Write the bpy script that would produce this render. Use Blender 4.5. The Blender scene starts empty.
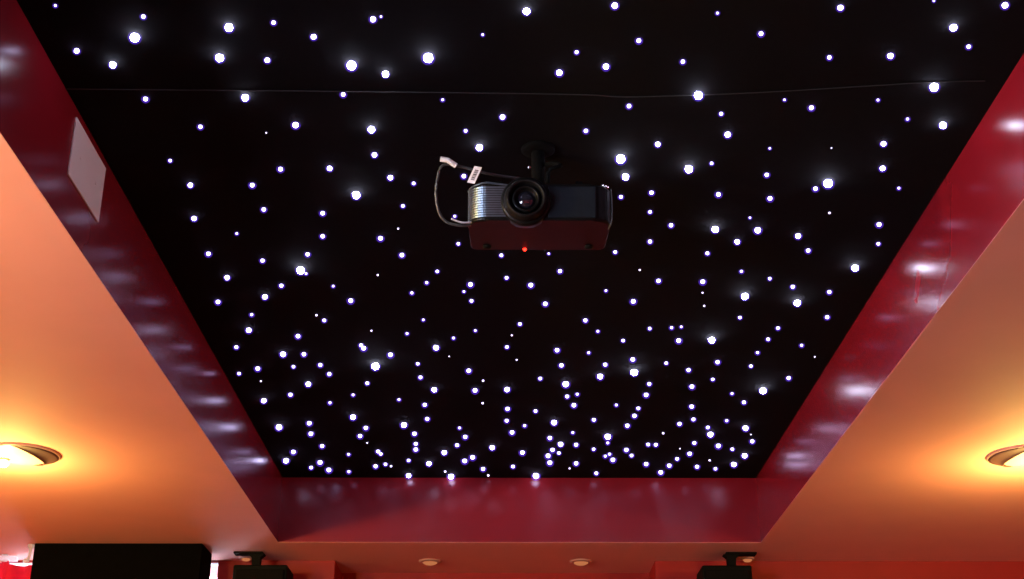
import bpy, bmesh, math
from mathutils import Vector, Matrix

C = bpy.context.scene.collection
scn = bpy.context.scene

# ------------------------------------------------------------------ camera, sky, exposure
CAM_Z = 1.15
cam_d = bpy.data.cameras.new('camera'); cam = bpy.data.objects.new('camera', cam_d); C.objects.link(cam)
cam.location = (0, 0, CAM_Z)
cam.rotation_euler = (math.radians(90 + 23.518), 0, math.radians(-0.272))
cam_d.sensor_width = 36.0; cam_d.lens = 36.0 * 1350 / 1024; cam_d.clip_start = 0.05
scn.camera = cam
scn.view_settings.view_transform = 'Standard'
scn.view_settings.look = 'None'
scn.view_settings.exposure = 0.0
scn.view_settings.gamma = 1.0
scn.view_settings.use_curve_mapping = False

world = bpy.data.worlds.new('sky'); scn.world = world; world.use_nodes = True
bg = world.node_tree.nodes['Background']
bg.inputs['Color'].default_value = (0.72, 0.78, 1.0, 1)
bg.inputs['Strength'].default_value = 14.0

def lamp(name, kind, loc, power, col, size=0.1, rot=None, size_y=None, spot=None):
    d = bpy.data.lights.new(name, kind); d.energy = power; d.color = col
    if kind == 'AREA':
        d.size = size
        if size_y: d.shape = 'RECTANGLE'; d.size_y = size_y
    elif kind in ('POINT', 'SPOT'): d.shadow_soft_size = size
    if kind == 'SPOT': d.spot_size = math.radians(spot); d.spot_blend = 0.6
    o = bpy.data.objects.new(name, d); C.objects.link(o); o.location = loc
    if rot: o.rotation_euler = rot
    return o

WARM = (1.0, 0.68, 0.17)
H = 2.45          # lower ceiling
HS = 2.732        # star ceiling
XL, XR, YN, YF = -0.9646, 1.083, -1.3, 5.675     # the opening of the tray
WL, WR, WB, WF = -2.78, 2.95, -3.2, 6.036        # the room
NX0, NX1, NY = -0.765, 0.67, 6.301               # recess in the far wall
DL = [(-1.62, 4.37, -1), (1.745, 4.37, 1), (-1.75, 1.9, -1)]   # the dish lights on the lower ceiling
for i_, (x_, y_, s_) in enumerate(DL):
    lamp('ceiling_light_glow', 'POINT', (x_+s_*0.072, y_+0.04, H-(0.14, 0.17, 0.24)[i_]), (17, 22, 96)[i_], WARM, 0.03)
ADDED_SCONCES = [(WL, 4.3, -1), (WR, 4.3, 1), (WL, 2.6, -1)]
SC_LAB = ['added unseen wall sconce on the left wall, nearer the far wall', 'added unseen wall sconce on the right wall', 'added unseen wall sconce on the left wall, nearer the camera']
for i_, (x_, y_, s_) in enumerate(ADDED_SCONCES):
    lamp('added_sconce_glow', 'POINT', (x_-s_*0.12, y_, 2.0), (40, 7, 30)[i_], WARM, 0.05)  # unseen lamps added to lift the warm ceiling tone
lamp('added_daylight', 'AREA', (WL-0.02, -0.2, 1.5), 150, (0.74, 0.80, 1.0), 1.2, (0, math.radians(-90), 0), 2.4)  # unseen area lamp added for cool light on the right side


SEAM = [(-0.977, 2.5382, 2.731), (-0.453, 2.5439, 2.731), (0.0121, 2.552, 2.731), (0.1841, 2.5574, 2.731), (0.262, 2.5653, 2.731), (0.4267, 2.5562, 2.731), (0.5788, 2.5431, 2.731), (0.7923, 2.5175, 2.731), (0.9293, 2.5007, 2.731), (1.0364, 2.4962, 2.731)]
TAG_C = (-0.0707, 2.6492, 2.5805); TAG_U = (0.0169, 0.0013, -0.003); TAG_V = (0.0166, -0.0146, 0.0337)
# fibre tips: x, y, radius in mm, brightness class, label
STARS = [
(0.8404,2.2047,2.16,0,'rightmost tiny star light on the right side, along the top edge'),
(0.9841,2.216,5.64,2,'rightmost large star light on the right side, along the top edge'),
(-0.8925,2.2283,2.61,0,'only tiny star light on the left side, along the top edge'),
(0.2135,2.2205,5.65,2,'rightmost large star light in the middle, along the top edge'),
(0.6611,2.2263,5.22,2,'leftmost large star light on the right side, along the top edge'),
(0.0395,2.2399,6.56,3,'leftmost large star light in the middle, along the top edge'),
(0.4205,2.2474,2.63,0,'leftmost tiny star light on the right side, along the top edge'),
(-0.7274,2.2637,3.97,1,'leftmost medium star light on the left side, along the top edge'),
(-0.2517,2.263,2.2,0,'leftmost tiny star light in the middle, along the top edge'),
(-0.2683,2.2698,5.3,2,'only large star light on the left side, along the top edge'),
(-0.4699,2.2832,3.99,1,'second medium star light from left on the left side, along the top edge'),
(-0.5623,2.2978,7.8,3,'rightmost huge star light on the left side, along the top edge'),
(0.9051,2.2918,6.68,3,'second large star light from left on the right side, along the top edge'),
(0.5195,2.3168,4.49,1,'leftmost medium star light on the right side, along the top edge'),
(-0.0489,2.3249,2.48,0,'rightmost tiny star light in the middle, along the top edge'),
(-0.3955,2.3322,5.19,2,'rightmost medium star light on the left side, along the top edge'),
(-0.7616,2.3333,9.02,3,'leftmost huge star light on the left side, along the top edge'),
(0.2722,2.3432,4.53,1,'only medium star light in the middle, along the top edge'),
(0.9585,2.3623,4.1,1,'rightmost medium star light on the right side, along the top edge'),
(-0.8961,2.386,5.05,2,'leftmost medium star light on the left side, just above the seam line'),
(0.1463,2.3869,3.68,1,'only small star light in the middle, just above the seam line'),
(0.8049,2.396,5.76,2,'only large star light on the right side, just above the seam line'),
(0.6784,2.4037,4.16,1,'only medium star light on the right side, just above the seam line'),
(-0.6024,2.4081,8.09,3,'leftmost huge star light on the left side, just above the seam line'),
(-0.1646,2.4045,9.7,3,'only huge star light in the middle, just above the seam line'),
(-0.5044,2.4189,5.11,2,'second medium star light from left on the left side, just above the seam line'),
(0.3724,2.4213,4.18,1,'only medium star light in the middle, just above the seam line'),
(-0.8346,2.4373,6.54,3,'only large star light on the left side, just above the seam line'),
(-0.3285,2.4343,9.33,3,'rightmost huge star light on the left side, just above the seam line'),
(0.2111,2.4395,6.07,2,'rightmost large star light in the middle, just above the seam line'),
(0.113,2.4633,6.12,2,'second large star light from left in the middle, just above the seam line'),
(-0.2594,2.4705,6.6,3,'leftmost large star light in the middle, just above the seam line'),
(0.931,2.515,8.61,3,'only huge star light on the right side, just above the seam line'),
(-0.3594,2.5548,4.6,1,'rightmost medium star light on the left side, just above the seam line'),
(0.4222,2.5512,8.71,3,'only huge star light on the right side, just below the seam line'),
(-0.5768,2.5667,7.29,3,'leftmost large star light on the left side, just below the seam line'),
(-0.7989,2.5754,4.88,1,'leftmost medium star light on the left side, just below the seam line'),
(-0.1416,2.5773,2.93,0,'only tiny star light in the middle, just below the seam line'),
(0.6165,2.574,2.68,0,'leftmost tiny star light on the right side, just below the seam line'),
(0.8239,2.5738,2.92,0,'second tiny star light from left on the right side, just below the seam line'),
(0.2737,2.6001,4.67,1,'third medium star light from left in the middle, just below the seam line'),
(0.6825,2.6054,4.92,1,'leftmost medium star light on the right side, just below the seam line'),
(0.4846,2.6333,3.97,1,'only small star light on the right side, just below the seam line'),
(-0.0089,2.6484,5.48,2,'leftmost medium star light in the middle, just below the seam line'),
(0.9118,2.6551,3.25,0,'rightmost tiny star light on the right side, just below the seam line'),
(-0.4825,2.6851,6.55,2,'second large star light from left on the left side, just below the seam line'),
(0.9988,2.6784,7.29,3,'rightmost large star light on the right side, just below the seam line'),
(-0.7025,2.696,4.55,1,'rightmost medium star light on the left side, just below the seam line'),
(-0.3106,2.7035,7.6,3,'rightmost large star light on the left side, just below the seam line'),
(-0.0941,2.7121,3.81,1,'only small star light in the middle, just below the seam line'),
(0.1834,2.71,4.57,1,'second medium star light from left in the middle, just below the seam line'),
(0.5129,2.7237,6.37,2,'leftmost large star light on the right side, just below the seam line'),
(0.8854,2.7658,5.68,2,'rightmost medium star light on the right side, just below the seam line'),
(0.3556,2.7706,5.68,2,'rightmost medium star light in the middle, just below the seam line'),
(-0.0639,2.7863,7.27,3,"leftmost large star light in the middle, level with the projector's top"),
(0.6229,2.7916,2.6,0,"leftmost tiny star light on the right side, level with the projector's top"),
(-0.3144,2.824,5.77,2,"fifth medium star light from left on the left side, level with the projector's top"),
(0.2737,2.8375,10.0,3,"only huge star light in the middle, level with the projector's top"),
(-0.8086,2.8569,3.71,1,"only small star light on the left side, level with the projector's top"),
(0.4955,2.8643,3.72,1,"only small star light on the right side, level with the projector's top"),
(-0.4292,2.8915,5.88,2,"fourth medium star light from left on the left side, level with the projector's top"),
(0.9137,2.8848,6.14,2,"rightmost medium star light on the right side, level with the projector's top"),
(-0.5492,2.8964,5.35,1,"third medium star light from left on the left side, level with the projector's top"),
(0.4432,2.8879,8.81,3,"leftmost huge star light on the right side, level with the projector's top"),
(0.6386,2.9207,4.85,1,"leftmost medium star light on the right side, level with the projector's top"),
(-0.1046,2.9307,4.87,1,"only medium star light in the middle, level with the projector's top"),
(0.2927,2.9296,7.56,3,"rightmost large star light in the middle, level with the projector's top"),
(-0.2854,2.9381,5.96,2,"rightmost medium star light on the left side, level with the projector's top"),
(-0.2301,2.97,4.1,1,"only small star light in the middle, level with the projector's top"),
(0.7974,2.9581,10.35,3,"rightmost huge star light on the right side, level with the projector's top"),
(-0.7861,2.98,5.75,2,"leftmost medium star light on the left side, level with the projector's top"),
(-0.6322,2.9796,5.48,1,"second medium star light from left on the left side, level with the projector's top"),
(0.9818,2.9904,3.3,0,"rightmost tiny star light on the right side, level with the projector's top"),
(0.7732,2.9919,5.22,1,"second medium star light from left on the right side, level with the projector's top"),
(0.3653,3.0157,4.98,1,'only medium star light in the middle, level with the projector lens'),
(0.5349,3.0237,5.54,1,'leftmost medium star light on the right side, level with the projector lens'),
(-0.3784,3.028,9.16,3,'only huge star light on the left side, level with the projector lens'),
(0.2903,3.0398,4.46,1,'leftmost small star light in the middle, level with the projector lens'),
(0.669,3.045,5.58,1,'second medium star light from left on the right side, level with the projector lens'),
(-0.2653,3.0928,4.24,1,'only small star light on the left side, level with the projector lens'),
(-0.6255,3.1134,5.11,1,'second medium star light from left on the left side, level with the projector lens'),
(0.3722,3.1239,4.27,1,'rightmost small star light in the middle, level with the projector lens'),
(-0.4762,3.1338,5.42,1,'rightmost medium star light on the left side, level with the projector lens'),
(-0.1343,3.1519,3.44,0,'only tiny star light in the middle, level with the projector lens'),
(0.637,3.1577,2.87,0,'only tiny star light on the right side, level with the projector lens'),
(-0.8158,3.1652,6.04,2,'leftmost medium star light on the left side, level with the projector lens'),
(0.9835,3.1924,5.8,1,'rightmost medium star light on the right side, level with the projector lens'),
(0.4353,3.2001,5.23,1,"leftmost medium star light on the right side, level with the projector's underside"),
(0.5548,3.2215,8.18,3,"leftmost large star light on the right side, level with the projector's underside"),
(0.6688,3.2262,7.6,2,"rightmost large star light on the right side, level with the projector's underside"),
(-0.7216,3.258,3.24,0,"only tiny star light on the left side, level with the projector's underside"),
(0.7836,3.2619,6.79,2,"third medium star light from left on the right side, level with the projector's underside"),
(-0.4933,3.2713,5.32,1,"third medium star light from left on the left side, level with the projector's underside"),
(-0.3388,3.2822,5.93,1,"fourth medium star light from left on the left side, level with the projector's underside"),
(0.3896,3.3002,5.06,1,"rightmost small star light in the middle, level with the projector's underside"),
(0.6257,3.2988,6.55,2,"second medium star light from left on the right side, level with the projector's underside"),
(-0.1304,3.318,4.19,1,"leftmost small star light in the middle, level with the projector's underside"),
(1.012,3.3122,4.48,1,"rightmost small star light on the right side, level with the projector's underside"),
(0.8298,3.355,5.44,1,"rightmost medium star light on the right side, level with the projector's underside"),
(0.3003,3.3684,4.55,1,"third small star light from left in the middle, level with the projector's underside"),
(0.5554,3.375,4.86,1,"leftmost small star light on the right side, level with the projector's underside"),
(0.1175,3.381,3.04,0,"only tiny star light in the middle, level with the projector's underside"),
(-0.8225,3.3836,5.78,1,"leftmost medium star light on the left side, level with the projector's underside"),
(-0.549,3.386,5.48,1,"second medium star light from left on the left side, level with the projector's underside"),
(-0.2886,3.3892,5.79,1,"rightmost medium star light on the left side, level with the projector's underside"),
(-0.0134,3.3911,4.57,1,"second small star light from left in the middle, level with the projector's underside"),
(-0.6805,3.4283,5.23,1,"only small star light on the left side, level with the projector's underside"),
(0.985,3.4665,8.69,3,'rightmost large star light on the right side, just below the projector'),
(-0.5822,3.4873,10.29,3,'only huge star light on the left side, just below the projector'),
(0.1529,3.4956,5.31,1,'rightmost small star light in the middle, just below the projector'),
(-0.196,3.5002,4.38,1,'leftmost small star light in the middle, just below the projector'),
(0.6691,3.4965,4.06,0,'only tiny star light on the right side, just below the projector'),
(-0.5712,3.5189,3.46,0,'leftmost tiny star light on the left side, just below the projector'),
(-0.8008,3.5438,6.64,2,'leftmost medium star light on the left side, just below the projector'),
(0.0013,3.5443,4.74,1,'second small star light from left in the middle, just below the projector'),
(0.7586,3.5464,4.43,1,'leftmost small star light on the right side, just below the projector'),
(0.4399,3.5619,5.71,1,'leftmost medium star light on the right side, just below the projector'),
(0.5683,3.5666,6.36,1,'rightmost medium star light on the right side, just below the projector'),
(-0.2302,3.5801,4.14,0,'leftmost tiny star light in the middle, just below the projector'),
(-0.1036,3.5894,6.39,1,'leftmost medium star light in the middle, just below the projector'),
(0.0717,3.5936,6.4,1,'rightmost medium star light in the middle, just below the projector'),
(-0.6542,3.6021,5.45,1,'only small star light on the left side, just below the projector'),
(-0.5041,3.6077,3.53,0,'second tiny star light from left on the left side, just below the projector'),
(0.8361,3.6037,5.45,1,'second small star light from left on the right side, just below the projector'),
(0.2933,3.6368,3.55,0,'rightmost tiny star light in the middle, just below the projector'),
(-0.1242,3.6452,3.56,0,'second tiny star light from left in the middle, just below the projector'),
(0.951,3.641,5.5,1,'rightmost small star light on the right side, just below the projector'),
(-0.2778,3.6552,4.22,0,'rightmost tiny star light on the left side, just below the projector'),
(0.7067,3.6687,9.44,3,'leftmost large star light on the right side, just below the projector'),
(-0.715,3.6829,7.18,2,'rightmost medium star light on the left side, just below the projector'),
(-0.4639,3.7113,6.57,1,'rightmost medium star light on the left side, a hand below the projector'),
(-0.1034,3.7133,4.93,1,'leftmost small star light in the middle, a hand below the projector'),
(0.3801,3.7126,6.57,1,'rightmost medium star light in the middle, a hand below the projector'),
(-0.8621,3.7229,6.26,1,'leftmost medium star light on the left side, a hand below the projector'),
(0.872,3.7188,9.21,3,'only large star light on the right side, a hand below the projector'),
(0.1177,3.7329,6.27,1,'leftmost medium star light in the middle, a hand below the projector'),
(-0.7791,3.8254,4.38,0,'leftmost tiny star light on the left side, a hand below the projector'),
(0.9871,3.8349,5.74,1,'rightmost small star light on the right side, a hand below the projector'),
(0.7198,3.8412,4.74,1,'second small star light from left on the right side, a hand below the projector'),
(-0.2559,3.8658,3.74,0,'leftmost tiny star light in the middle, a hand below the projector'),
(-0.5623,3.8695,5.11,1,'only small star light on the left side, a hand below the projector'),
(0.2453,3.8647,5.78,1,'rightmost small star light in the middle, a hand below the projector'),
(0.0431,3.8965,5.14,1,'second small star light from left in the middle, a hand below the projector'),
(0.5485,3.9195,3.79,0,'rightmost tiny star light on the right side, a hand below the projector'),
(0.5189,3.9258,4.48,0,'leftmost tiny star light on the right side, a hand below the projector'),
(0.8528,3.9268,5.17,1,'fourth small star light from left on the right side, a hand below the projector'),
(0.4509,3.9328,4.83,1,'leftmost small star light on the right side, a hand below the projector'),
(-0.8094,3.9489,7.62,2,'second medium star light from left on the left side, a hand below the projector'),
(-0.0969,3.9542,3.81,0,'third tiny star light from left in the middle, a hand below the projector'),
(0.2897,3.9577,4.16,0,'rightmost tiny star light in the middle, a hand below the projector'),
(-0.3137,3.9797,4.18,0,'rightmost tiny star light on the left side, a hand below the projector'),
(-0.6618,4.0,6.65,1,'third medium star light from left on the left side, a hand below the projector'),
(-0.1678,4.0179,4.22,0,'second tiny star light from left in the middle, a hand below the projector'),
(0.8389,4.0226,5.28,1,'third small star light from left on the right side, a hand below the projector'),
(0.6586,4.024,9.85,3,'only large star light on the right side, midway to the far fascia'),
(0.5537,4.0326,7.05,1,'second medium star light from left on the right side, midway to the far fascia'),
(0.3756,4.0369,4.94,1,'rightmost small star light in the middle, midway to the far fascia'),
(-0.4691,4.0812,5.7,1,'fourth small star light from left on the left side, midway to the far fascia'),
(0.9572,4.0764,4.63,0,'rightmost tiny star light on the right side, midway to the far fascia'),
(0.003,4.095,5.36,1,'leftmost small star light in the middle, midway to the far fascia'),
(-0.8761,4.1002,5.72,1,'leftmost small star light on the left side, midway to the far fascia'),
(-0.2272,4.0979,8.22,2,'leftmost medium star light in the middle, midway to the far fascia'),
(-0.463,4.1054,7.16,1,'fourth medium star light from left on the left side, midway to the far fascia'),
(0.1667,4.1202,6.82,1,'second medium star light from left in the middle, midway to the far fascia'),
(0.8259,4.1433,4.69,0,'leftmost tiny star light on the right side, midway to the far fascia'),
(0.2715,4.1473,4.33,0,'only tiny star light in the middle, midway to the far fascia'),
(-0.7331,4.1602,8.33,2,'second medium star light from left on the left side, midway to the far fascia'),
(-0.6653,4.1627,6.52,1,'third medium star light from left on the left side, midway to the far fascia'),
(-0.3806,4.165,7.25,1,'rightmost medium star light on the left side, midway to the far fascia'),
(0.4213,4.2054,6.94,1,'leftmost medium star light on the right side, midway to the far fascia'),
(0.707,4.2295,6.61,1,'rightmost medium star light on the right side, midway to the far fascia'),
(0.5368,4.243,5.16,1,'leftmost small star light on the right side, midway to the far fascia'),
(-0.2959,4.2529,5.17,1,'rightmost small star light on the left side, midway to the far fascia'),
(0.3334,4.2564,6.28,1,'second small star light from left in the middle, midway to the far fascia'),
(-0.6241,4.2643,6.29,1,'third small star light from left on the left side, midway to the far fascia'),
(0.1863,4.2632,6.66,1,'rightmost medium star light in the middle, midway to the far fascia'),
(0.8253,4.2706,5.19,1,'rightmost small star light on the right side, midway to the far fascia'),
(-0.439,4.2678,11.84,3,'only huge star light on the left side, midway to the far fascia'),
(-0.7168,4.2832,5.2,1,'second small star light from left on the left side, midway to the far fascia'),
(-0.8399,4.2993,7.08,1,'leftmost medium star light on the left side, midway to the far fascia'),
(0.6195,4.3072,6.34,1,'second small star light from left on the right side, midway to the far fascia'),
(-0.1264,4.3162,7.1,1,'second medium star light from left in the middle, past midway to the far fascia'),
(0.4367,4.3251,10.86,3,'leftmost large star light on the right side, past midway to the far fascia'),
(-0.9126,4.3519,5.27,1,'leftmost small star light on the left side, past midway to the far fascia'),
(-0.6044,4.3531,6.4,1,'third small star light from left on the left side, past midway to the far fascia'),
(0.3234,4.369,9.06,2,'rightmost large star light in the middle, past midway to the far fascia'),
(-0.2944,4.3861,6.06,1,'rightmost small star light on the left side, past midway to the far fascia'),
(0.9748,4.3862,6.44,1,'rightmost small star light on the right side, past midway to the far fascia'),
(0.1183,4.3961,5.7,1,'leftmost small star light in the middle, past midway to the far fascia'),
(0.7154,4.4031,5.32,1,'second small star light from left on the right side, past midway to the far fascia'),
(-0.4835,4.4474,5.75,1,'fourth small star light from left on the left side, past midway to the far fascia'),
(0.5002,4.4491,6.14,1,'leftmost small star light on the right side, past midway to the far fascia'),
(-0.6898,4.4532,8.45,2,'only medium star light on the left side, past midway to the far fascia'),
(0.2086,4.4463,9.97,2,'leftmost large star light in the middle, past midway to the far fascia'),
(0.6522,4.4746,7.33,1,'rightmost medium star light on the right side, past midway to the far fascia'),
(0.0042,4.5065,8.54,2,'rightmost medium star light in the middle, past midway to the far fascia'),
(-0.2531,4.5101,8.54,2,'leftmost medium star light in the middle, past midway to the far fascia'),
(-0.1092,4.5179,7.78,1,'third medium star light from left in the middle, past midway to the far fascia'),
(0.908,4.5101,10.87,3,'rightmost large star light on the right side, past midway to the far fascia'),
(0.8053,4.5527,4.7,0,'only tiny star light on the right side, past midway to the far fascia'),
(0.2543,4.5619,5.1,0,'only tiny star light in the middle, past midway to the far fascia'),
(-0.7685,4.5689,6.68,1,'second small star light from left on the left side, past midway to the far fascia'),
(-0.5458,4.5737,4.72,0,'leftmost tiny star light on the left side, past midway to the far fascia'),
(0.5002,4.564,7.45,1,'leftmost medium star light on the right side, past midway to the far fascia'),
(0.2192,4.5845,6.3,1,'rightmost small star light in the middle, past midway to the far fascia'),
(-0.3858,4.6248,4.76,0,'rightmost tiny star light on the left side, past midway to the far fascia'),
(-0.8742,4.6333,8.35,2,'leftmost medium star light on the left side, well before the far fascia'),
(0.8628,4.6461,6.37,1,'rightmost small star light on the right side, well before the far fascia'),
(-0.6386,4.6604,5.19,0,'only tiny star light on the left side, well before the far fascia'),
(-0.2956,4.6787,6.81,1,'leftmost small star light on the left side, well before the far fascia'),
(0.4026,4.6815,4.81,0,'only tiny star light in the middle, well before the far fascia'),
(0.2478,4.6798,7.62,1,'rightmost medium star light in the middle, well before the far fascia'),
(0.6792,4.6938,7.24,1,'rightmost medium star light on the right side, well before the far fascia'),
(0.4861,4.7174,6.06,1,'leftmost small star light on the right side, well before the far fascia'),
(0.0062,4.7227,7.27,1,'leftmost medium star light in the middle, well before the far fascia'),
(0.1093,4.7504,6.09,1,'second small star light from left in the middle, well before the far fascia'),
(0.4795,4.8018,7.38,1,'leftmost medium star light on the right side, well before the far fascia'),
(-0.571,4.8191,9.46,2,'rightmost medium star light on the left side, well before the far fascia'),
(-0.2953,4.8438,7.02,1,'rightmost small star light on the left side, well before the far fascia'),
(0.7052,4.8453,6.61,1,'third small star light from left on the right side, well before the far fascia'),
(0.331,4.8525,6.62,1,'rightmost small star light in the middle, well before the far fascia'),
(0.003,4.8649,6.64,1,'leftmost small star light in the middle, well before the far fascia'),
(0.8329,4.8632,5.39,0,'only tiny star light on the right side, well before the far fascia'),
(0.1824,4.8805,9.57,2,'second medium star light from left in the middle, well before the far fascia'),
(-0.7448,4.8962,7.92,1,'second medium star light from left on the left side, well before the far fascia'),
(0.6593,4.8994,7.09,1,'second small star light from left on the right side, well before the far fascia'),
(-0.3876,4.9127,10.04,2,'only large star light on the left side, well before the far fascia'),
(0.0716,4.9275,5.45,0,'second tiny star light from left in the middle, near the far fascia'),
(0.4627,4.9217,7.54,1,'second medium star light from left on the right side, near the far fascia'),
(-0.8664,4.942,10.51,2,'only large star light on the left side, near the far fascia'),
(0.773,4.9449,6.31,1,'fourth small star light from left on the right side, near the far fascia'),
(-0.5361,4.9544,7.59,1,'third medium star light from left on the left side, near the far fascia'),
(-0.1775,4.9575,5.06,0,'leftmost tiny star light in the middle, near the far fascia'),
(0.9175,4.9464,9.68,2,'rightmost medium star light on the right side, near the far fascia'),
(0.024,5.0077,8.08,1,'third medium star light from left in the middle, near the far fascia'),
(0.2591,5.0151,5.11,0,'third tiny star light from left in the middle, near the far fascia'),
(-0.7563,5.0286,8.11,1,'leftmost medium star light on the left side, near the far fascia'),
(-0.3546,5.0276,7.68,1,'fourth medium star light from left on the left side, near the far fascia'),
(0.7944,5.0259,10.24,2,'only large star light on the right side, near the far fascia'),
(-0.5685,5.0575,7.72,1,'second medium star light from left on the left side, near the far fascia'),
(0.3975,5.0551,11.15,2,'only large star light in the middle, near the far fascia'),
(-0.159,5.0673,7.74,1,'leftmost medium star light in the middle, near the far fascia'),
(0.1724,5.0804,7.76,1,'fourth medium star light from left in the middle, near the far fascia'),
(0.9729,5.1219,7.38,1,'rightmost small star light on the right side, near the far fascia'),
(0.4042,5.1498,5.23,0,'rightmost tiny star light in the middle, near the far fascia'),
(0.7471,5.1448,6.97,1,'third small star light from left on the right side, near the far fascia'),
(-0.3576,5.1621,6.99,1,'rightmost small star light on the left side, near the far fascia'),
(0.2177,5.1611,9.17,2,'rightmost medium star light in the middle, near the far fascia'),
(0.5662,5.1676,6.56,1,'leftmost small star light on the right side, near the far fascia'),
(0.2796,5.1703,7.44,1,'second small star light from left in the middle, near the far fascia'),
(0.5967,5.1696,7.0,1,'second small star light from left on the right side, near the far fascia'),
(-0.1942,5.1795,7.01,1,'leftmost small star light in the middle, near the far fascia'),
(0.8474,5.1802,8.77,1,'third medium star light from left on the right side, near the far fascia'),
(-0.7332,5.1933,7.47,1,'leftmost small star light on the left side, near the far fascia'),
(-0.0541,5.2081,9.25,2,'second medium star light from left in the middle, near the far fascia'),
(0.3532,5.2339,6.19,1,'rightmost small star light in the middle, near the far fascia'),
(0.9109,5.2312,6.19,1,'fifth small star light from left on the right side, near the far fascia'),
(-0.3621,5.2368,7.97,1,'rightmost medium star light on the left side, near the far fascia'),
(0.1881,5.2404,7.97,1,'fifth medium star light from left in the middle, near the far fascia'),
(0.4854,5.239,7.97,1,'leftmost medium star light on the right side, near the far fascia'),
(-0.5163,5.2674,7.12,1,'third small star light from left on the left side, closest to the far fascia'),
(-0.8591,5.2726,8.46,1,'second medium star light from left on the left side, closest to the far fascia'),
(-0.2491,5.2773,9.36,2,'leftmost medium star light in the middle, closest to the far fascia'),
(0.0671,5.2776,8.47,1,'fourth medium star light from left in the middle, closest to the far fascia'),
(0.2152,5.2877,6.25,1,'third small star light from left in the middle, closest to the far fascia'),
(0.7467,5.2911,8.04,1,'fifth medium star light from left on the right side, closest to the far fascia'),
(-0.5085,5.3038,6.27,1,'fourth small star light from left on the left side, closest to the far fascia'),
(0.4222,5.3034,5.82,0,'only tiny star light on the right side, closest to the far fascia'),
(-0.6403,5.3125,5.38,0,'leftmost tiny star light on the left side, closest to the far fascia'),
(0.5132,5.3203,6.73,1,'leftmost small star light on the right side, closest to the far fascia'),
(0.1724,5.3206,8.98,1,'fifth medium star light from left in the middle, closest to the far fascia'),
(0.9741,5.3149,9.86,2,'rightmost medium star light on the right side, closest to the far fascia'),
(0.4068,5.3322,5.85,0,'only tiny star light in the middle, closest to the far fascia'),
(-0.1361,5.3444,9.01,1,'third medium star light from left in the middle, closest to the far fascia'),
(0.7048,5.3676,6.79,1,'second small star light from left on the right side, closest to the far fascia'),
(0.4414,5.3782,8.61,1,'leftmost medium star light on the right side, closest to the far fascia'),
(-0.4014,5.3966,6.36,1,'rightmost small star light on the left side, closest to the far fascia'),
(-0.907,5.3939,10.45,2,'leftmost medium star light on the left side, closest to the far fascia'),
(-0.1697,5.3964,9.09,1,'second medium star light from left in the middle, closest to the far fascia'),
(-0.77,5.4223,9.13,1,'third medium star light from left on the left side, closest to the far fascia'),
(0.1828,5.421,9.13,1,'sixth medium star light from left in the middle, closest to the far fascia'),
(0.2923,5.4323,8.23,1,'rightmost medium star light in the middle, closest to the far fascia'),
(-0.3191,5.4357,9.6,2,'rightmost medium star light on the left side, closest to the far fascia'),
(0.5843,5.4409,8.24,1,'second medium star light from left on the right side, closest to the far fascia'),
(-0.5015,5.4531,6.42,1,'fifth small star light from left on the left side, closest to the far fascia'),
(0.9498,5.442,10.07,2,'sixth medium star light from left on the right side, closest to the far fascia'),
(0.6831,5.4637,8.27,1,'fourth medium star light from left on the right side, closest to the far fascia'),
(-0.545,5.4806,7.83,1,'second small star light from left on the left side, closest to the far fascia'),
(0.0301,5.4831,6.91,1,'second small star light from left in the middle, closest to the far fascia'),
(0.8016,5.4809,7.83,1,'third small star light from left on the right side, closest to the far fascia'),
(-0.818,5.504,6.94,1,'leftmost small star light on the left side, closest to the far fascia'),
(0.8836,5.5139,6.49,1,'rightmost small star light on the right side, closest to the far fascia'),
(-0.0955,5.519,7.88,1,'leftmost small star light in the middle, closest to the far fascia'),
(-0.7469,5.5328,9.29,1,'fourth medium star light from left on the left side, closest to the far fascia'),
(-0.6663,5.5668,6.07,0,'rightmost tiny star light on the left side, closest to the far fascia'),
(0.6582,5.5649,8.87,1,'third medium star light from left on the right side, closest to the far fascia'),
(0.3857,5.584,7.03,1,'rightmost small star light in the middle, closest to the far fascia'),
(-0.416,5.6203,9.89,2,'fifth medium star light from left on the left side, closest to the far fascia'),
(0.1291,5.6162,12.24,2,'rightmost large star light in the middle, closest to the far fascia'),
(-0.2348,5.6295,11.8,2,'leftmost large star light in the middle, closest to the far fascia')]
FAINT = [(0.8387,3.1292,2.85), (-0.5814,3.8301,3.38), (-0.0793,4.4232,3.82), (-0.0845,4.6649,4.0), (-0.4808,5.487,4.61), (-0.2574,5.5678,4.67), (-0.075,5.6262,4.72), (0.6106,5.0237,4.27), (-0.3676,3.5292,2.84), (0.3792,3.4909,2.81), (0.5979,3.7522,2.99), (0.8426,5.3953,4.09), (-0.2874,3.2281,2.34), (-0.4246,3.9588,2.78), (0.0183,3.9966,2.8), (0.0354,4.2186,2.93), (0.5795,3.6531,2.59), (-0.8517,4.4328,3.06), (0.2691,5.5192,3.71), (-0.5563,2.7255,1.79), (0.7688,2.7905,1.82), (1.0228,4.1857,2.55), (-0.5501,5.1586,3.06), (-0.188,4.1883,2.19), (0.9545,5.0427,2.57), (0.7008,5.233,2.65)]

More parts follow.
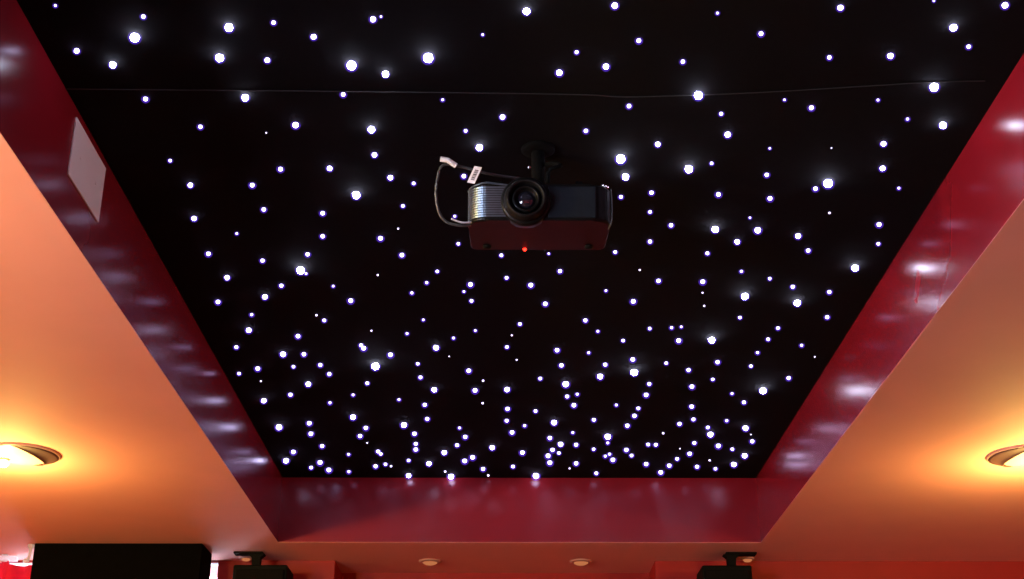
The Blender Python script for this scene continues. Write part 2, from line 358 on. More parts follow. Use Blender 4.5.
# ------------------------------------------------------------------ materials
def mat(name, col, rough=0.5, metal=0.0, coat=0.0, spec=0.5, noise=0.0, nscale=20.0, bump=0.0, coat_rough=0.1, sheen=0.0, trans=0.0):
    m = bpy.data.materials.new(name); m.use_nodes = True
    nt = m.node_tree; b = nt.nodes['Principled BSDF']
    b.inputs['Base Color'].default_value = (*col, 1); b.inputs['Roughness'].default_value = rough
    b.inputs['Metallic'].default_value = metal; b.inputs['Coat Weight'].default_value = coat
    b.inputs['Coat Roughness'].default_value = coat_rough
    b.inputs['Specular IOR Level'].default_value = spec; b.inputs['Sheen Weight'].default_value = sheen
    b.inputs['Transmission Weight'].default_value = trans
    if noise or bump:
        tc = nt.nodes.new('ShaderNodeTexCoord'); n = nt.nodes.new('ShaderNodeTexNoise')
        n.inputs['Scale'].default_value = nscale; n.inputs['Detail'].default_value = 4
        nt.links.new(tc.outputs['Object'], n.inputs['Vector'])
        if noise:
            r = nt.nodes.new('ShaderNodeValToRGB')
            r.color_ramp.elements[0].position = 0.3; r.color_ramp.elements[1].position = 0.7
            r.color_ramp.elements[0].color = (*[c*(1-noise) for c in col], 1)
            r.color_ramp.elements[1].color = (*[min(1, c*(1+noise)) for c in col], 1)
            nt.links.new(n.outputs['Fac'], r.inputs['Fac']); nt.links.new(r.outputs['Color'], b.inputs['Base Color'])
        if bump:
            u = nt.nodes.new('ShaderNodeBump'); u.inputs['Strength'].default_value = bump; u.inputs['Distance'].default_value = 0.002
            nt.links.new(n.outputs['Fac'], u.inputs['Height']); nt.links.new(u.outputs['Normal'], b.inputs['Normal'])
    return m

def emit(name, col, strength):
    m = bpy.data.materials.new(name); m.use_nodes = True; nt = m.node_tree
    nt.nodes.remove(nt.nodes['Principled BSDF'])
    e = nt.nodes.new('ShaderNodeEmission'); e.inputs['Color'].default_value = (*col, 1); e.inputs['Strength'].default_value = strength
    nt.links.new(e.outputs[0], nt.nodes['Material Output'].inputs['Surface'])
    return m

M = {}
M['ceiling'] = mat('ceiling_paint', (0.80, 0.34, 0.28), 0.75, noise=0.03, nscale=3, bump=0.05)
M['red'] = mat('red_wall_paint', (0.33, 0.008, 0.008), 0.6, noise=0.06, nscale=6, bump=0.1)
M['gloss_red'] = mat('satin_red_fascia_paint', (0.24, 0.007, 0.015), 0.24, noise=0.08, nscale=2.5, spec=0.6, bump=0.006)
M['velvet'] = mat('black_star_fabric', (0.0035, 0.003, 0.0035), 0.95, spec=0.1, noise=0.2, nscale=60)
M['seam'] = mat('black_seam_tape', (0.004, 0.004, 0.004), 0.7)
M['floor'] = mat('brown_carpet', (0.12, 0.055, 0.045), 0.9, noise=0.25, nscale=80, bump=0.4)
M['white'] = mat('white_plastic', (0.9, 0.88, 0.88), 0.4, noise=0.02, nscale=8)
M['offwhite'] = mat('white_gloss_paint', (0.8, 0.8, 0.8), 0.4, noise=0.02, nscale=8)
M['hood'] = mat('shaded_hood_enamel', (0.10, 0.035, 0.035), 0.7, noise=0.02, nscale=10)  # shade on the hood's unlit side put into its base colour
M['trim'] = mat('dish_enamel', (0.62, 0.36, 0.33), 0.5, noise=0.02, nscale=10)
M['black'] = mat('black_felt_board', (0.002, 0.0018, 0.002), 0.95, spec=0.03, noise=0.2, nscale=30, bump=0.2)
M['speaker'] = mat('black_speaker_vinyl', (0.004, 0.005, 0.004), 0.7, spec=0.08, noise=0.15, nscale=90, bump=0.15)
M['grille'] = mat('black_speaker_cloth', (0.004, 0.004, 0.004), 0.9, spec=0.1, noise=0.3, nscale=200, bump=0.3)
M['mount'] = mat('matt_black_mount_paint', (0.003, 0.003, 0.003), 0.9, spec=0.08, noise=0.1, nscale=30)
M['bracket'] = mat('black_steel', (0.003, 0.003, 0.003), 0.7, spec=0.1, noise=0.1, nscale=30)
M['body'] = mat('black_projector_plastic', (0.004, 0.004, 0.004), 0.42, spec=0.14, coat=0.05, coat_rough=0.15, noise=0.3, nscale=25, bump=0.15)
M['panel'] = mat('blue_black_plastic', (0.008, 0.012, 0.017), 0.5, spec=0.2, noise=0.15, nscale=60)
M['slat'] = mat('grey_louvre_plastic', (0.12, 0.16, 0.21), 0.38, metal=0.75, noise=0.1, nscale=50)
M['lens_ring'] = mat('lens_barrel_plastic', (0.004, 0.0035, 0.004), 0.55, spec=0.2, noise=0.2, nscale=50)
M['lens'] = mat('coated_lens_glass', (0.012, 0.012, 0.02), 0.05, coat=1, coat_rough=0.02, noise=0.1, nscale=10)
M['chrome'] = mat('bright_metal', (0.75, 0.76, 0.78), 0.2, metal=1.0, noise=0.03, nscale=30)
M['cable'] = mat('grey_cable_jacket', (0.05, 0.055, 0.055), 0.4, noise=0.15, nscale=60)
M['paper'] = mat('tag_paper', (0.9, 0.86, 0.86), 0.7, noise=0.04, nscale=90)
M['ink'] = mat('tag_ink', (0.03, 0.02, 0.02), 0.7, noise=0.05, nscale=90)
M['nylon'] = mat('white_nylon', (0.9, 0.9, 0.9), 0.5, noise=0.02, nscale=20)
M['glass'] = mat('window_glass', (1, 1, 1), 0.0, trans=1.0, noise=0.0)
M['curtain'] = mat('red_curtain_cloth', (0.62, 0.02, 0.05), 0.8, noise=0.12, nscale=60, bump=0.2)
nt = M['curtain'].node_tree; b_ = nt.nodes['Principled BSDF']
tr = nt.nodes.new('ShaderNodeBsdfTranslucent'); tr.inputs['Color'].default_value = (0.95, 0.10, 0.18, 1)
mx = nt.nodes.new('ShaderNodeMixShader'); mx.inputs[0].default_value = 0.5
nt.links.new(b_.outputs[0], mx.inputs[1]); nt.links.new(tr.outputs[0], mx.inputs[2]); nt.links.new(mx.outputs[0], nt.nodes['Material Output'].inputs['Surface'])
nt = M['nylon'].node_tree; b_ = nt.nodes['Principled BSDF']
tr = nt.nodes.new('ShaderNodeBsdfTranslucent'); tr.inputs['Color'].default_value = (0.9, 0.92, 0.95, 1)
mx = nt.nodes.new('ShaderNodeMixShader'); mx.inputs[0].default_value = 0.85
nt.links.new(b_.outputs[0], mx.inputs[1]); nt.links.new(tr.outputs[0], mx.inputs[2]); nt.links.new(mx.outputs[0], nt.nodes['Material Output'].inputs['Surface'])
M['star'] = [emit('star_fibre_dim', (0.66, 0.56, 1.0), 4), emit('star_fibre', (0.66, 0.58, 1.0), 6), emit('star_fibre_strong', (0.68, 0.62, 1.0), 15), emit('star_fibre_bright', (0.72, 0.74, 1.0), 60)]
def shell_mat(name, col, strength):                    # glowing shell that imitates the violet lens fringe round each star
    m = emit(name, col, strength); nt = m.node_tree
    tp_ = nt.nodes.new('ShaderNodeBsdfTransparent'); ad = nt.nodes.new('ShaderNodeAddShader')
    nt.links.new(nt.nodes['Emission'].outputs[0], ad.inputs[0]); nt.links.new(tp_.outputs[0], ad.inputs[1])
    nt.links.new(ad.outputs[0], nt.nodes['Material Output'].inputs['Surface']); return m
M['shell'] = shell_mat('violet_halo_shell', (0.16, 0.05, 1.0), 0.20)
M['led'] = emit('red_status_light', (1.0, 0.02, 0.01), 8)
M['bulb'] = emit('warm_bulb', (1.0, 0.62, 0.22), 22)
M['bulb_dim'] = emit('dim_warm_bulb', (1.0, 0.32, 0.12), 0.5)
M['shade'] = mat('added_sconce_linen', (0.7, 0.6, 0.45), 0.8, noise=0.05, nscale=50)

# ------------------------------------------------------------------ helpers
def obj(name, bm, m, parent=None, smooth=False, loc=None, rot=None):
    me = bpy.data.meshes.new(name)
    bmesh.ops.recalc_face_normals(bm, faces=bm.faces)
    bm.to_mesh(me); bm.free()
    if smooth:
        for p in me.polygons: p.use_smooth = True
    me.materials.append(m)
    o = bpy.data.objects.new(name, me); C.objects.link(o)
    if parent: o.parent = parent
    if loc: o.location = loc
    if rot: o.rotation_euler = rot
    return o
def tag(o, label, cat, group=None):
    o['label'] = label; o['category'] = cat
    if group: o['group'] = group
    return o
def empty(name, loc, label, cat, group=None, rot=None):
    o = bpy.data.objects.new(name, None); C.objects.link(o); o.location = loc; o.empty_display_size = 0.1
    if rot: o.rotation_euler = rot
    return tag(o, label, cat, group)
def struct(name, bm, m, parent=None):
    o = obj(name, bm, m, parent)
    if not parent: o['kind'] = 'structure'
    return o
def add_box(bm, x0, x1, y0, y1, z0, z1, bevel=0.0, seg=2):
    t = bmesh.new(); bmesh.ops.create_cube(t, size=1)
    for v in t.verts: v.co = Vector(((x0+x1)/2+v.co.x*(x1-x0), (y0+y1)/2+v.co.y*(y1-y0), (z0+z1)/2+v.co.z*(z1-z0)))
    if bevel: bmesh.ops.bevel(t, geom=t.edges[:], offset=bevel, segments=seg, affect='EDGES', profile=0.5)
    me = bpy.data.meshes.new('t'); t.to_mesh(me); t.free(); bm.from_mesh(me); bpy.data.meshes.remove(me)
    return bm
def box(*a, **k): return add_box(bmesh.new(), *a, **k)
def add_prism(bm, pts, z0, z1, axis='z'):
    def P(a, b, h): return {'z': (a, b, h), 'y': (a, h, b), 'x': (h, a, b)}[axis]
    lo = [bm.verts.new(P(a, b, z0)) for a, b in pts]; hi = [bm.verts.new(P(a, b, z1)) for a, b in pts]
    bm.faces.new(lo[::-1]); bm.faces.new(hi)
    for i in range(len(pts)):
        j = (i+1) % len(pts); bm.faces.new((lo[i], lo[j], hi[j], hi[i]))
    return bm
def add_lathe(bm, prof, n=32, mtx=None, a0=0.0, a1=2*math.pi):
    full = abs(a1-a0-2*math.pi) < 1e-6
    k = n if full else n+1; rings = []
    for r, z in prof:
        ring = []
        for i in range(k):
            a = a0+(a1-a0)*i/n; co = Vector((r*math.cos(a), r*math.sin(a), z))
            ring.append(bm.verts.new(mtx @ co if mtx else co))
        rings.append(ring)
    for p in range(len(rings)-1):
        for i in range(n):
            j = (i+1) % k; bm.faces.new((rings[p][i], rings[p][j], rings[p+1][j], rings[p+1][i]))
    if full:
        if prof[0][0] > 1e-5: bm.faces.new(rings[0][::-1])
        if prof[-1][0] > 1e-5: bm.faces.new(rings[-1])
    bmesh.ops.remove_doubles(bm, verts=bm.verts[:], dist=1e-6)
    return bm
def smooth_path(pts, k=6):
    P = [Vector(p) for p in pts]; out = []
    for i in range(len(P)-1):
        p0 = P[max(i-1, 0)]; p1 = P[i]; p2 = P[i+1]; p3 = P[min(i+2, len(P)-1)]
        for s in range(k):
            t = s/k
            out.append(0.5*((2*p1)+(-p0+p2)*t+(2*p0-5*p1+4*p2-p3)*t*t+(-p0+3*p1-3*p2+p3)*t**3))
    out.append(P[-1]); return out
def add_tube(bm, pts, r, n=8, curved=True):
    P = smooth_path(pts) if curved else [Vector(p) for p in pts]
    rings = []
    for i, p in enumerate(P):
        d = (P[min(i+1, len(P)-1)]-P[max(i-1, 0)]).normalized()
        up = Vector((0, 0, 1)) if abs(d.z) < 0.9 else Vector((1, 0, 0))
        a = d.cross(up).normalized(); b = d.cross(a)
        rings.append([bm.verts.new(p+r*(math.cos(2*math.pi*q/n)*a+math.sin(2*math.pi*q/n)*b)) for q in range(n)])
    for i in range(len(rings)-1):
        for q in range(n): bm.faces.new((rings[i][q], rings[i][(q+1) % n], rings[i+1][(q+1) % n], rings[i+1][q]))
    bm.faces.new(rings[0][::-1]); bm.faces.new(rings[-1]); return bm

# ------------------------------------------------------------------ the room
struct('floor', box(WL, WR, WB, NY, -0.1, 0.0), M['floor'])
bm = bmesh.new()                                       # lower ceiling with the rectangular opening
add_box(bm, WL, XL, WB, NY+0.1, H, H+0.0015); add_box(bm, XR, WR, WB, NY+0.1, H, H+0.0015)
add_box(bm, XL, XR, YF, NY+0.1, H, H+0.0015); add_box(bm, XL, XR, WB, YN, H, H+0.0015)
struct('ceiling', bm, M['ceiling'])
struct('ceiling', box(XL-0.05, XR+0.05, YN-0.05, YF+0.05, HS, HS+0.05), M['velvet'])
struct('trim_1', box(XL-0.02, XL, YN, YF, H+0.0015, HS), M['gloss_red'])
struct('trim_2', box(XR, XR+0.02, YN, YF, H+0.0015, HS), M['gloss_red'])
struct('trim_3', box(XL-0.02, XR+0.02, YF, YF+0.02, H+0.0015, HS), M['gloss_red'])
struct('trim_4', box(XL-0.02, XR+0.02, YN-0.02, YN, H+0.0015, HS), M['gloss_red'])
struct('trim_5', add_tube(bmesh.new(), SEAM, 0.0014, 6), M['seam'])
WX0, WX1, WZ0, WZ1 = -2.70, -1.286, 0.95, 2.443
bm = bmesh.new()
add_box(bm, WL-0.1, WX0, WF, WF+0.30, 0, H); add_box(bm, WX1, NX0, WF, WF+0.30, 0, H)
add_box(bm, WX0, WX1, WF, WF+0.30, 0, WZ0); add_box(bm, WX0, WX1, WF, WF+0.30, WZ1, H)
add_box(bm, NX1, WR+0.1, WF, WF+0.30, 0, H); add_box(bm, NX0, NX1, NY, NY+0.05, 0, H)
struct('wall_front', bm, M['red'])
W2 = (-1.4, 1.0, 0.9, 2.1)                              # window added out of view for cool light from the left
bm = bmesh.new()
add_box(bm, WL-0.1, WL, WB, W2[0], 0, H); add_box(bm, WL-0.1, WL, W2[1], WF, 0, H)
add_box(bm, WL-0.1, WL, W2[0], W2[1], 0, W2[2]); add_box(bm, WL-0.1, WL, W2[0], W2[1], W2[3], H)
struct('wall_left', bm, M['red'])
struct('wall_right', box(WR, WR+0.1, WB, WF, 0, H), M['red'])
struct('wall_back', box(WL-0.1, WR+0.1, WB-0.1, WB, 0, H), M['red'])

def window(name, axis, a0, a1, z0, z1, d, frame=0.03):
    bm = bmesh.new()
    def bx(p0, p1, q0, q1):
        if axis == 'y': add_box(bm, p0, p1, d, d+0.05, q0, q1, 0.0015)
        else: add_box(bm, d, d+0.05, p0, p1, q0, q1, 0.0015)
    bx(a0, a1, z0, z0+frame); bx(a0, a1, z1-0.004, z1); bx(a0, a0+frame, z0, z1); bx(a1-0.004, a1, z0, z1); bx((a0+a1)/2-0.02, (a0+a1)/2+0.02, z0, z1)
    w = struct(name, bm, M['offwhite'])
    g = bmesh.new()
    if axis == 'y': add_box(g, a0+0.01, a1-0.005, d+0.02, d+0.026, z0+0.01, z1-0.005)
    else: add_box(g, d+0.02, d+0.026, a0+0.01, a1-0.005, z0+0.01, z1-0.005)
    obj('pane', g, M['glass'], w)
window('window_1', 'y', WX0, WX1, WZ0, WZ1, WF+0.015)
window('added_window_2', 'x', W2[0], W2[1], W2[2], W2[3], WL-0.08)

# ------------------------------------------------------------------ black box over the far window, curtain beside it
bx_ = empty('blackout_box', (-1.65, 5.8, H), 'deep black blackout box fixed under the ceiling in front of the far window', 'blackout box')
def local(bm, loc):
    for v in bm.verts: v.co -= Vector(loc)
    return bm
L = (-1.65, 5.8, H)
bm = bmesh.new()
BX0, BX1, BY0, BY1, BZ = -1.998, -1.288, 5.692, 5.90, 1.35
obj('front_board', local(box(BX0, BX1, BY0, BY0+0.02, BZ, H-0.001, bevel=0.003), L), M['black'], bx_)
for s in (0, 1):
    x = BX0 if s == 0 else BX1-0.02
    obj('side_board', local(box(x, x+0.02, BY0+0.02, BY1, BZ, H-0.001, bevel=0.002), L), M['black'], bx_)
obj('back_board', local(box(BX0+0.02, BX1-0.02, BY1-0.02, BY1, BZ, H-0.001), L), M['black'], bx_)

CL = (-2.38, 5.90, 0.9)
cu = empty('curtain', CL, 'daylit red curtain hanging from a white track, left of the black box', 'curtain')
bm = bmesh.new(); n = 60; v0 = []; v1 = []
for i in range(n+1):
    x = -2.66+(0.60*i/n); w = 0.022*math.sin(i/n*math.pi*2*7)
    y = 5.87+w+0.07*(i/n)
    v0.append(bm.verts.new((x, y, 0.9))); v1.append(bm.verts.new((x, y+0.003, 2.423 if i < 49 else 2.405)))
for i in range(n): bm.faces.new((v0[i], v0[i+1], v1[i+1], v1[i]))
c = obj('drape', local(bm, CL), M['curtain'], cu, smooth=True)
so = c.modifiers.new('thickness', 'SOLIDIFY'); so.thickness = 0.003
bm = bmesh.new(); add_prism(bm, [(-2.68, 5.845), (-2.15, 5.910), (-2.15, 5.945), (-2.68, 5.880)], 2.424, 2.442)
obj('track', local(bm, CL), M['nylon'], cu)['label'] = 'white curtain track'
for x, y in ((-2.6, 5.872), (-2.2, 5.92)): obj('track_bracket', local(box(x-0.012, x+0.012, y-0.012, y+0.012, 2.442, 2.4495), CL), M['nylon'], cu)
for k in range(6):
    x = -2.62+k*0.1; obj('glider', local(box(x-0.004, x+0.004, 5.868+0.12*(x+2.68), 5.876+0.12*(x+2.68), 2.415, 2.426), CL), M['nylon'], cu)

hk = empty('ceiling_hook', (-2.022, 5.72, H), 'small white ceiling hook at the left edge of the black box', 'hook')
obj('hook_cap', add_lathe(bmesh.new(), [(0.012, 0), (0.014, -0.006), (0.011, -0.016), (0.0, -0.020)], 16), M['nylon'], hk, smooth=True)
obj('hook_stem', add_tube(bmesh.new(), [(0, 0, -0.015), (0, 0, -0.04), (-0.002, 0, -0.055), (-0.004, 0, -0.068), (-0.014, 0, -0.072), (-0.020, 0, -0.062)], 0.0075, 8), M['nylon'], hk, smooth=True)

# ------------------------------------------------------------------ dish lights on the lower ceiling
def dish_light(x, y, side, label, lit=True):
    t = empty('ceiling_light', (x, y, H), label, 'ceiling light', 'dish lights on the lower ceiling')
    obj('base_plate', add_lathe(bmesh.new(), [(0.126, 0), (0.127, -0.003), (0.122, -0.007), (0.10, -0.008), (0.0, -0.008)], 48), M['trim'], t, smooth=True)
    # curved hood on the side towards the star ceiling (away from side)
    bm = bmesh.new(); n = 28; rows = 7; grid = []
    c0 = math.pi if side > 0 else 0.0
    for i in range(n+1):
        f = -1+2*i/n; a = c0+f*math.radians(92)
        e = 1-abs(f)**2.2
        row = []
        for k in range(rows+1):
            q = k/rows
            r = 0.123-0.050*q*e-0.010*math.sin(q*math.pi)*e
            z = -0.004-0.024*q**0.8*e-0.002
            row.append(bm.verts.new((r*math.cos(a), r*math.sin(a), z)))
        grid.append(row)
    for i in range(n):
        for k in range(rows): bm.faces.new((grid[i][k], grid[i+1][k], grid[i+1][k+1], grid[i][k+1]))
    h = obj('hood', bm, M['hood'], t, smooth=True)
    so = h.modifiers.new('thickness', 'SOLIDIFY'); so.thickness = 0.004
    bxp = side*0.072
    obj('bulb', add_lathe(bmesh.new(), [(0.0, -0.036), (0.012, -0.034), (0.018, -0.027), (0.018, -0.021), (0.013, -0.013), (0.011, -0.008)], 20, Matrix.Translation((bxp, 0.04, 0))), M['bulb'], t, smooth=True)
    obj('lamp_holder', add_lathe(bmesh.new(), [(0.018, -0.007), (0.018, -0.013), (0.012, -0.014)], 20, Matrix.Translation((bxp, 0.04, 0))), M['trim'], t, smooth=True)
dish_light(*DL[0], 'warm lit ceiling light left of the tray, at the left edge of the photo')
dish_light(*DL[1], 'warm lit ceiling light right of the tray, at the right edge of the photo')
dish_light(*DL[2], 'warm lit ceiling light nearer the camera, outside the left edge')

# row of four small downlights by the far wall
DN = [(-1.150, 5.965, 'small downlight beside the left speaker bracket'), (-0.339, 6.04, 'small amber downlight by the far wall, left one above the recess'),
      (0.338, 6.04, 'small amber downlight by the far wall, right one above the recess'), (1.075, 5.975, 'small downlight beside the right speaker bracket')]
for x, y, lab in DN:
    t = empty('downlight', (x, y, H), lab, 'downlight', 'small downlights along the far wall')
    k = 1.0 if abs(x) < 0.5 else 0.62
    obj('trim_ring', add_lathe(bmesh.new(), [(0.050*k, 0.0), (0.051*k, -0.003), (0.046*k, -0.006), (0.034*k, -0.008), (0.032*k, -0.004)], 28), M['trim'], t, smooth=True)
    obj('lamp_lens', add_lathe(bmesh.new(), [(0.033*k, -0.004), (0.032*k, -0.010), (0.022*k, -0.016), (0.0, -0.018)], 28), M['bulb_dim'], t, smooth=True)

# wall sconces added out of view to flood the ceiling with warm light
for i, (x, y, s) in enumerate(ADDED_SCONCES):
    t = empty('added_sconce', (x, y, 1.75), SC_LAB[i], 'wall lamp', 'added unseen wall sconces')
    obj('back_plate', box(-0.01 if s > 0 else 0.0, 0.0 if s > 0 else 0.01, -0.05, 0.05, -0.08, 0.08, bevel=0.003), M['chrome'], t)
    obj('arm', add_tube(bmesh.new(), [(0, 0, -0.03), (-s*0.06, 0, -0.06), (-s*0.12, 0, -0.04), (-s*0.12, 0, 0.0)], 0.007), M['chrome'], t, smooth=True)
    sh = obj('lamp_shade', add_lathe(bmesh.new(), [(0.055, 0.0), (0.085, 0.14)], 28, Matrix.Translation((-s*0.12, 0, 0)), 0, 2*math.pi*0.9999), M['shade'], t, smooth=True)
    obj('bulb', add_lathe(bmesh.new(), [(0.0, 0.0), (0.012, 0.01), (0.02, 0.04), (0.014, 0.06), (0, 0.068)], 16, Matrix.Translation((-s*0.12, 0, 0))), M['bulb'], t, smooth=True)

# ------------------------------------------------------------------ speakers on ceiling brackets
def speaker(x0, x1, px0, px1, sx, side, n1, n2):
    xc = (x0+x1)/2; yc = 5.87; zt = 2.382; w = (x1-x0)/2
    t = empty('speaker', (xc, yc, zt-0.34), n1, 'speaker', 'black speakers hung along the far wall')
    L = (xc, yc, zt-0.34)
    obj('cabinet', local(box(x0, x1, 5.80, 5.99, zt-0.34, zt, bevel=0.008, seg=3), L), M['speaker'], t)
    obj('grille', local(box(x0+0.012, x1-0.012, 5.788, 5.802, zt-0.325, zt-0.022, bevel=0.006), L), M['grille'], t)
    b = empty('speaker_bracket', (sx, yc, H), n2, 'bracket', 'black speaker brackets on the ceiling')
    L = (sx, yc, H)
    bm = bmesh.new(); hw = (px1-px0)/2; cx_ = (px0+px1)/2
    add_box(bm, px0, px1, 5.845, 5.90, H-0.010, H-0.0005, 0.003)
    obj('ceiling_plate', local(bm, L), M['bracket'], b)
    a = 1 if sx > cx_ else -1
    pts = [(sx-0.036, H-0.010), (sx+0.036, H-0.010), (sx+0.019, H-0.026), (sx+0.017, zt+0.001), (sx-0.017, zt+0.001), (sx-0.019, H-0.026)]
    obj('stem', local(add_prism(bmesh.new(), pts, 5.852, 5.892, 'y'), L), M['bracket'], b)
    for q in (-1, 1):
        obj('screw', local(add_lathe(bmesh.new(), [(0.0, H-0.0145), (0.005, H-0.013), (0.006, H-0.010)], 10, Matrix.Translation((cx_-a*0.02+q*0.028, 5.872, 0))), L), M['bracket'], b)
speaker(-1.171, -0.938, -1.184, -1.057, -1.085, -1, 'black speaker hung by the far wall, right of the black box', 'black ceiling bracket above the left speaker')
speaker(0.846, 1.060, 0.960, 1.095, 0.985, 1, 'black speaker hung by the far wall below the right end of the tray', 'black ceiling bracket above the right speaker')

# ------------------------------------------------------------------ blank plate on the left side of the tray
cp = empty('cover_plate', (XL, 2.74, 2.637), 'plain white rectangular cover plate on the left red side of the tray', 'cover plate')
obj('plate', box(0.0003, 0.004, -0.12, 0.12, -0.0725, 0.0725, bevel=0.001), M['white'], cp)
for q in (-1, 1): obj('screw_cap', add_lathe(bmesh.new(), [(0.004, 0), (0.0035, 0.0015), (0, 0.002)], 10, Matrix.Translation((0.004, q*0.06, 0)) @ Matrix.Rotation(math.pi/2, 4, 'Y')), M['white'], cp)

# ------------------------------------------------------------------ projector
PO = (0.075, 2.690, 2.488)
pr = empty('projector', PO, 'black projector with a louvred left front, hung from the star ceiling', 'projector', rot=(math.radians(8), 0, 0))
HW, PH, PD = 0.160, 0.086, 0.225
def plan(off=0.0, x0=-HW, x1=HW):
    pts = []; r = 0.045
    for i in range(9):
        a = math.pi+math.pi/2*i/8; pts.append((x0+r+(r+off)*math.cos(a), r+(r+off)*math.sin(a)))
    for i in range(9):
        a = 1.5*math.pi+math.pi/2*i/8; pts.append((x1-r+(r+off)*math.cos(a), r+(r+off)*math.sin(a)))
    r = 0.02
    for i in range(5):
        a = math.pi/2*i/4; pts.append((x1-r+r*math.cos(a), PD-r+r*math.sin(a)))
    for i in range(5):
        a = math.pi/2+math.pi/2*i/4; pts.append((x0+r+r*math.cos(a), PD-r+r*math.sin(a)))
    return pts
bm = add_prism(bmesh.new(), plan(), 0, PH)
ed = [e for e in bm.edges if abs(e.verts[0].co.z-e.verts[1].co.z) < 1e-6]
bmesh.ops.bevel(bm, geom=ed, offset=0.006, segments=3, affect='EDGES', profile=0.5)
obj('body', bm, M['body'], pr, smooth=False)
# louvres following the rounded left corner
def front_path(x_end, off):
    r = 0.045; p = [(-HW-off, 0.085), (-HW-off, 0.06)]
    for i in range(13):
        a = math.pi+math.pi/2*i/12; p.append((-HW+r+(r+off)*math.cos(a), r+(r+off)*math.sin(a)))
    p.append((x_end, -off)); return p
lv = bmesh.new()
for k in range(13):
    z = 0.009+k*0.0056
    A = front_path(-0.076, 0.0018); A0 = front_path(-0.076, 0.0010); B = front_path(-0.076, -0.002)
    ring = []
    for (ax, ay), (cx0, cy0), (bx0, by0) in zip(A, A0, B):
        ring.append([lv.verts.new((bx0, by0, z)), lv.verts.new((cx0, cy0, z)), lv.verts.new((ax, ay, z+0.0036)), lv.verts.new((bx0, by0, z+0.0042))])
    for i in range(len(ring)-1):
        for q in range(4): lv.faces.new((ring[i][q], ring[i][(q+1) % 4], ring[i+1][(q+1) % 4], ring[i+1][q]))
    lv.faces.new(ring[0]); lv.faces.new(ring[-1][::-1])
obj('vent_grille', lv, M['slat'], pr)['label'] = 'grey louvred vent'
# silver line over the louvres
tp = [(x, y-0.001, PH-0.004+0.006*math.sin(min(1, max(0, (x+HW)/0.09))*math.pi)) for x, y in front_path(-0.066, 0.001)[2:]]
obj('edge_trim', add_tube(bmesh.new(), tp, 0.0022, 6), M['slat'], pr, smooth=True)['label'] = 'silver edge line over the vent'
obj('front_panel', box(0.018, 0.125, -0.0035, 0.004, 0.006, 0.080, bevel=0.0025), M['panel'], pr)['label'] = 'blue-black smooth front panel'
sd = [(HW-0.045+0.0465*math.cos(a), 0.045+0.0465*math.sin(a)) for a in [1.5*math.pi+math.pi/2*i/6 for i in range(4, 7)]]
obj('side_trim', add_tube(bmesh.new(), [(HW+0.001, 0.02, 0.082), (HW+0.0025, 0.021, 0.06), (HW+0.003, 0.022, 0.03), (HW+0.001, 0.024, 0.004), (HW-0.004, 0.05, -0.003)], 0.0016, 6), M['cable'], pr, smooth=True)
for x, z in ((0.142, 0.087), (0.148, 0.085), (0.153, 0.083)):
    obj('corner_glint', add_lathe(bmesh.new(), [(0.0, -0.003), (0.0022, -0.002), (0.0026, 0.001)], 8, Matrix.Translation((x, 0.012, z)) @ Matrix.Rotation(-math.pi/2, 4, 'X')), M['chrome'], pr)  # tiny bright studs stand in for glints on the corner
RM = Matrix.Translation((-0.031, 0, 0.044)) @ Matrix.Rotation(math.pi/2, 4, 'X')      # lathe axis turned to -y
obj('lens_housing', add_lathe(bmesh.new(), [(0.050, -0.01), (0.050, 0.012), (0.046, 0.022), (0.043, 0.030), (0.040, 0.031), (0.037, 0.026), (0.033, 0.012), (0.030, 0.010)], 48, RM), M['lens_ring'], pr, smooth=True)
obj('focus_ring', add_lathe(bmesh.new(), [(0.031, 0.004), (0.031, 0.022), (0.028, 0.025), (0.024, 0.020), (0.021, 0.012)], 40, RM), M['body'], pr, smooth=True)
obj('lens', add_lathe(bmesh.new(), [(0.022, 0.010), (0.018, 0.015), (0.010, 0.019), (0.0, 0.0205)], 32, RM), M['lens'], pr, smooth=True)
# rounded lip below the lens and dome of the body above it
obj('lower_lip', add_lathe(bmesh.new(), [(0.056, -0.02), (0.057, 0.004), (0.053, 0.010), (0.047, 0.010)], 48, RM), M['body'], pr, smooth=True)
for x, y in ((-0.12, 0.19), (0.12, 0.19)):
    obj('foot', add_lathe(bmesh.new(), [(0.010, 0.001), (0.010, -0.004), (0.007, -0.006), (0, -0.006)], 16, Matrix.Translation((x, y, 0))), M['bracket'], pr, smooth=True)
obj('status_light', add_lathe(bmesh.new(), [(0.0045, 0.001), (0.0045, -0.002), (0.003, -0.005), (0, -0.006)], 12, Matrix.Translation((-0.031, 0.212, 0))), M['led'], pr, smooth=True)['label'] = 'glowing red status light'

mt = empty('projector_mount', (0.075, 2.80, HS), 'black mount holding the projector to the star ceiling', 'mount')
obj('ceiling_plate', add_lathe(bmesh.new(), [(0.040, 0), (0.040, -0.004), (0.035, -0.008), (0.018, -0.010)], 32), M['mount'], mt, smooth=True)
obj('pole', add_lathe(bmesh.new(), [(0.016, -0.012), (0.016, -0.112)], 20), M['mount'], mt, smooth=True)
obj('cradle', add_box(add_box(add_box(bmesh.new(), -0.10, 0.10, -0.008, 0.008, -0.122, -0.112, 0.002), -0.10, -0.084, -0.06, 0.07, -0.126, -0.118, 0.002), 0.084, 0.10, -0.06, 0.07, -0.126, -0.118, 0.002), M['mount'], mt)
obj('screw', add_lathe(bmesh.new(), [(0.0, -0.004), (0.0035, -0.003), (0.004, 0.0)], 10, Matrix.Translation((-0.022, -0.055, -0.08)) @ Matrix.Rotation(-math.pi/3, 4, 'X')), M['chrome'], mt)['label'] = 'bright screw head'
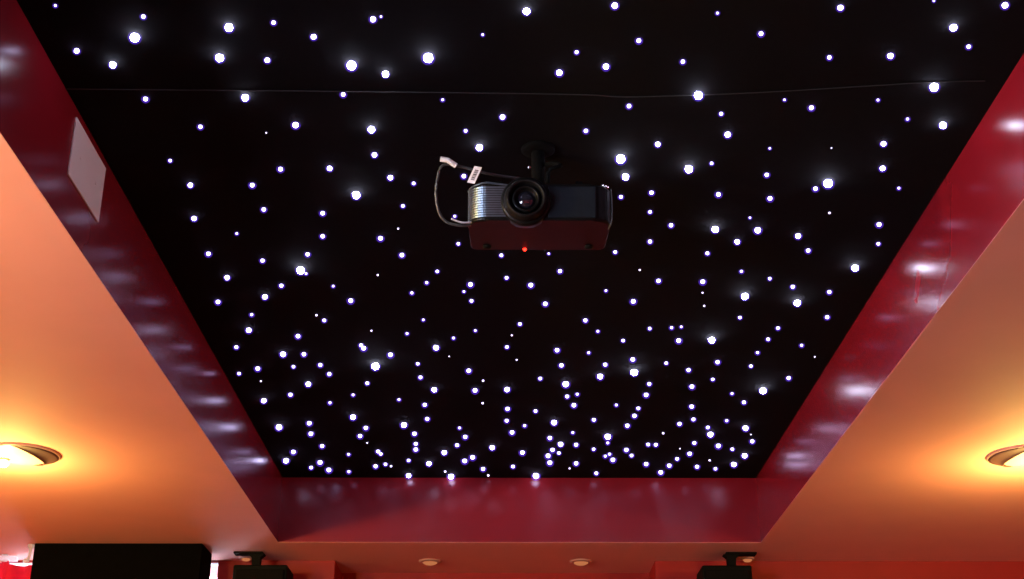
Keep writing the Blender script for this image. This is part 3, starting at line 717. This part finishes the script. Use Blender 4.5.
obj('bracket_arm', add_tube(bmesh.new(), [(0.02, -0.05, -0.118), (0.024, -0.06, -0.09), (0.05, -0.055, -0.075), (0.03, -0.02, -0.05), (0.012, 0, -0.045)], 0.005), M['mount'], mt, smooth=True)

# cable looping round the left of the projector
cb = empty('cable', (-0.141, 2.639, 2.605), 'thin grey cable looping round the left side of the projector', 'cable')
L = (-0.141, 2.639, 2.605)
obj('cord', local(add_tube(bmesh.new(), [(0.03, 2.72, 2.610), (-0.04, 2.68, 2.600), (-0.10, 2.655, 2.604), (-0.141, 2.641, 2.600), (-0.153, 2.65, 2.57), (-0.156, 2.664, 2.54), (-0.150, 2.68, 2.505), (-0.132, 2.691, 2.484), (-0.10, 2.70, 2.480), (-0.080, 2.71, 2.486)], 0.0032), L), M['cable'], cb, smooth=True)
obj('second_cord', local(add_tube(bmesh.new(), [(-0.122, 2.69, 2.492), (-0.10, 2.70, 2.488), (-0.078, 2.71, 2.493)], 0.0022), L), M['offwhite'], cb, smooth=True)['label'] = 'pale thin wire end'
obj('connector', local(add_tube(bmesh.new(), [(-0.147, 2.634, 2.612), (-0.130, 2.636, 2.610), (-0.112, 2.645, 2.601)], 0.0062, 8, False), L), M['white'], cb)['label'] = 'white plug'
# paper tag
tg = empty('cable_tag', TAG_C, 'small white paper tag with a barcode, above the left end of the projector', 'tag')
ux = Vector(TAG_U).normalized(); uy = Vector(TAG_V).normalized(); un = ux.cross(uy).normalized()
R = Matrix((ux, uy, un)).transposed().to_4x4()
def tb(a0, a1, b0, b1, c0, c1, bev=0):
    bm = box(a0, a1, b0, b1, c0, c1, bevel=bev); bm.transform(R); return bm
obj('paper', tb(-0.0085, 0.0085, -0.020, 0.020, -0.0006, 0.0006), M['paper'], tg)
bm = bmesh.new(); xs = -0.0125
for i, w in enumerate([.0018, .0008, .0022, .0008, .0014, .0026, .0008, .0018, .0012, .0022]):
    add_box(bm, -0.0035, 0.0045, xs, xs+w, 0.0006, 0.0009); add_box(bm, -0.0035, 0.0045, xs, xs+w, -0.0009, -0.0006); xs += w+0.0010
bm.transform(R)
obj('barcode', bm, M['ink'], tg)['label'] = 'black barcode'

# ------------------------------------------------------------------ stars: fibre tips set in the black ceiling
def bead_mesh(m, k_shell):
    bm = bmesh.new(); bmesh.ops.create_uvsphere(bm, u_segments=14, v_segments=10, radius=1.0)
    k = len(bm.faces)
    bmesh.ops.create_uvsphere(bm, u_segments=14, v_segments=10, radius=k_shell)  # outer sphere carries the imitated violet fringe
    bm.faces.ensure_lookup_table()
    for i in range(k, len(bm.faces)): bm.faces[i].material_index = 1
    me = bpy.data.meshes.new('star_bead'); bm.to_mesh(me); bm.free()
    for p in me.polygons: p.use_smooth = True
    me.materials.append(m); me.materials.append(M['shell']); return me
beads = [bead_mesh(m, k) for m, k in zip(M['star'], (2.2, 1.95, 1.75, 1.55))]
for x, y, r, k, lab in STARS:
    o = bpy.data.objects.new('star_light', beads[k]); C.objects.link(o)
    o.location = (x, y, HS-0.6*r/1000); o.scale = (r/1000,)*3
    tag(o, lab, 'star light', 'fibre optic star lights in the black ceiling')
bm = bmesh.new()
for x, y, r in FAINT: bmesh.ops.create_uvsphere(bm, u_segments=8, v_segments=6, radius=r/1000, matrix=Matrix.Translation((x, y, HS-0.6*r/1000)))
fo = obj('faint_stars', bm, M['star'][0], None, smooth=True)
tag(fo, 'faintest tiny star dots scattered over the black ceiling', 'star lights'); fo['kind'] = 'stuff'
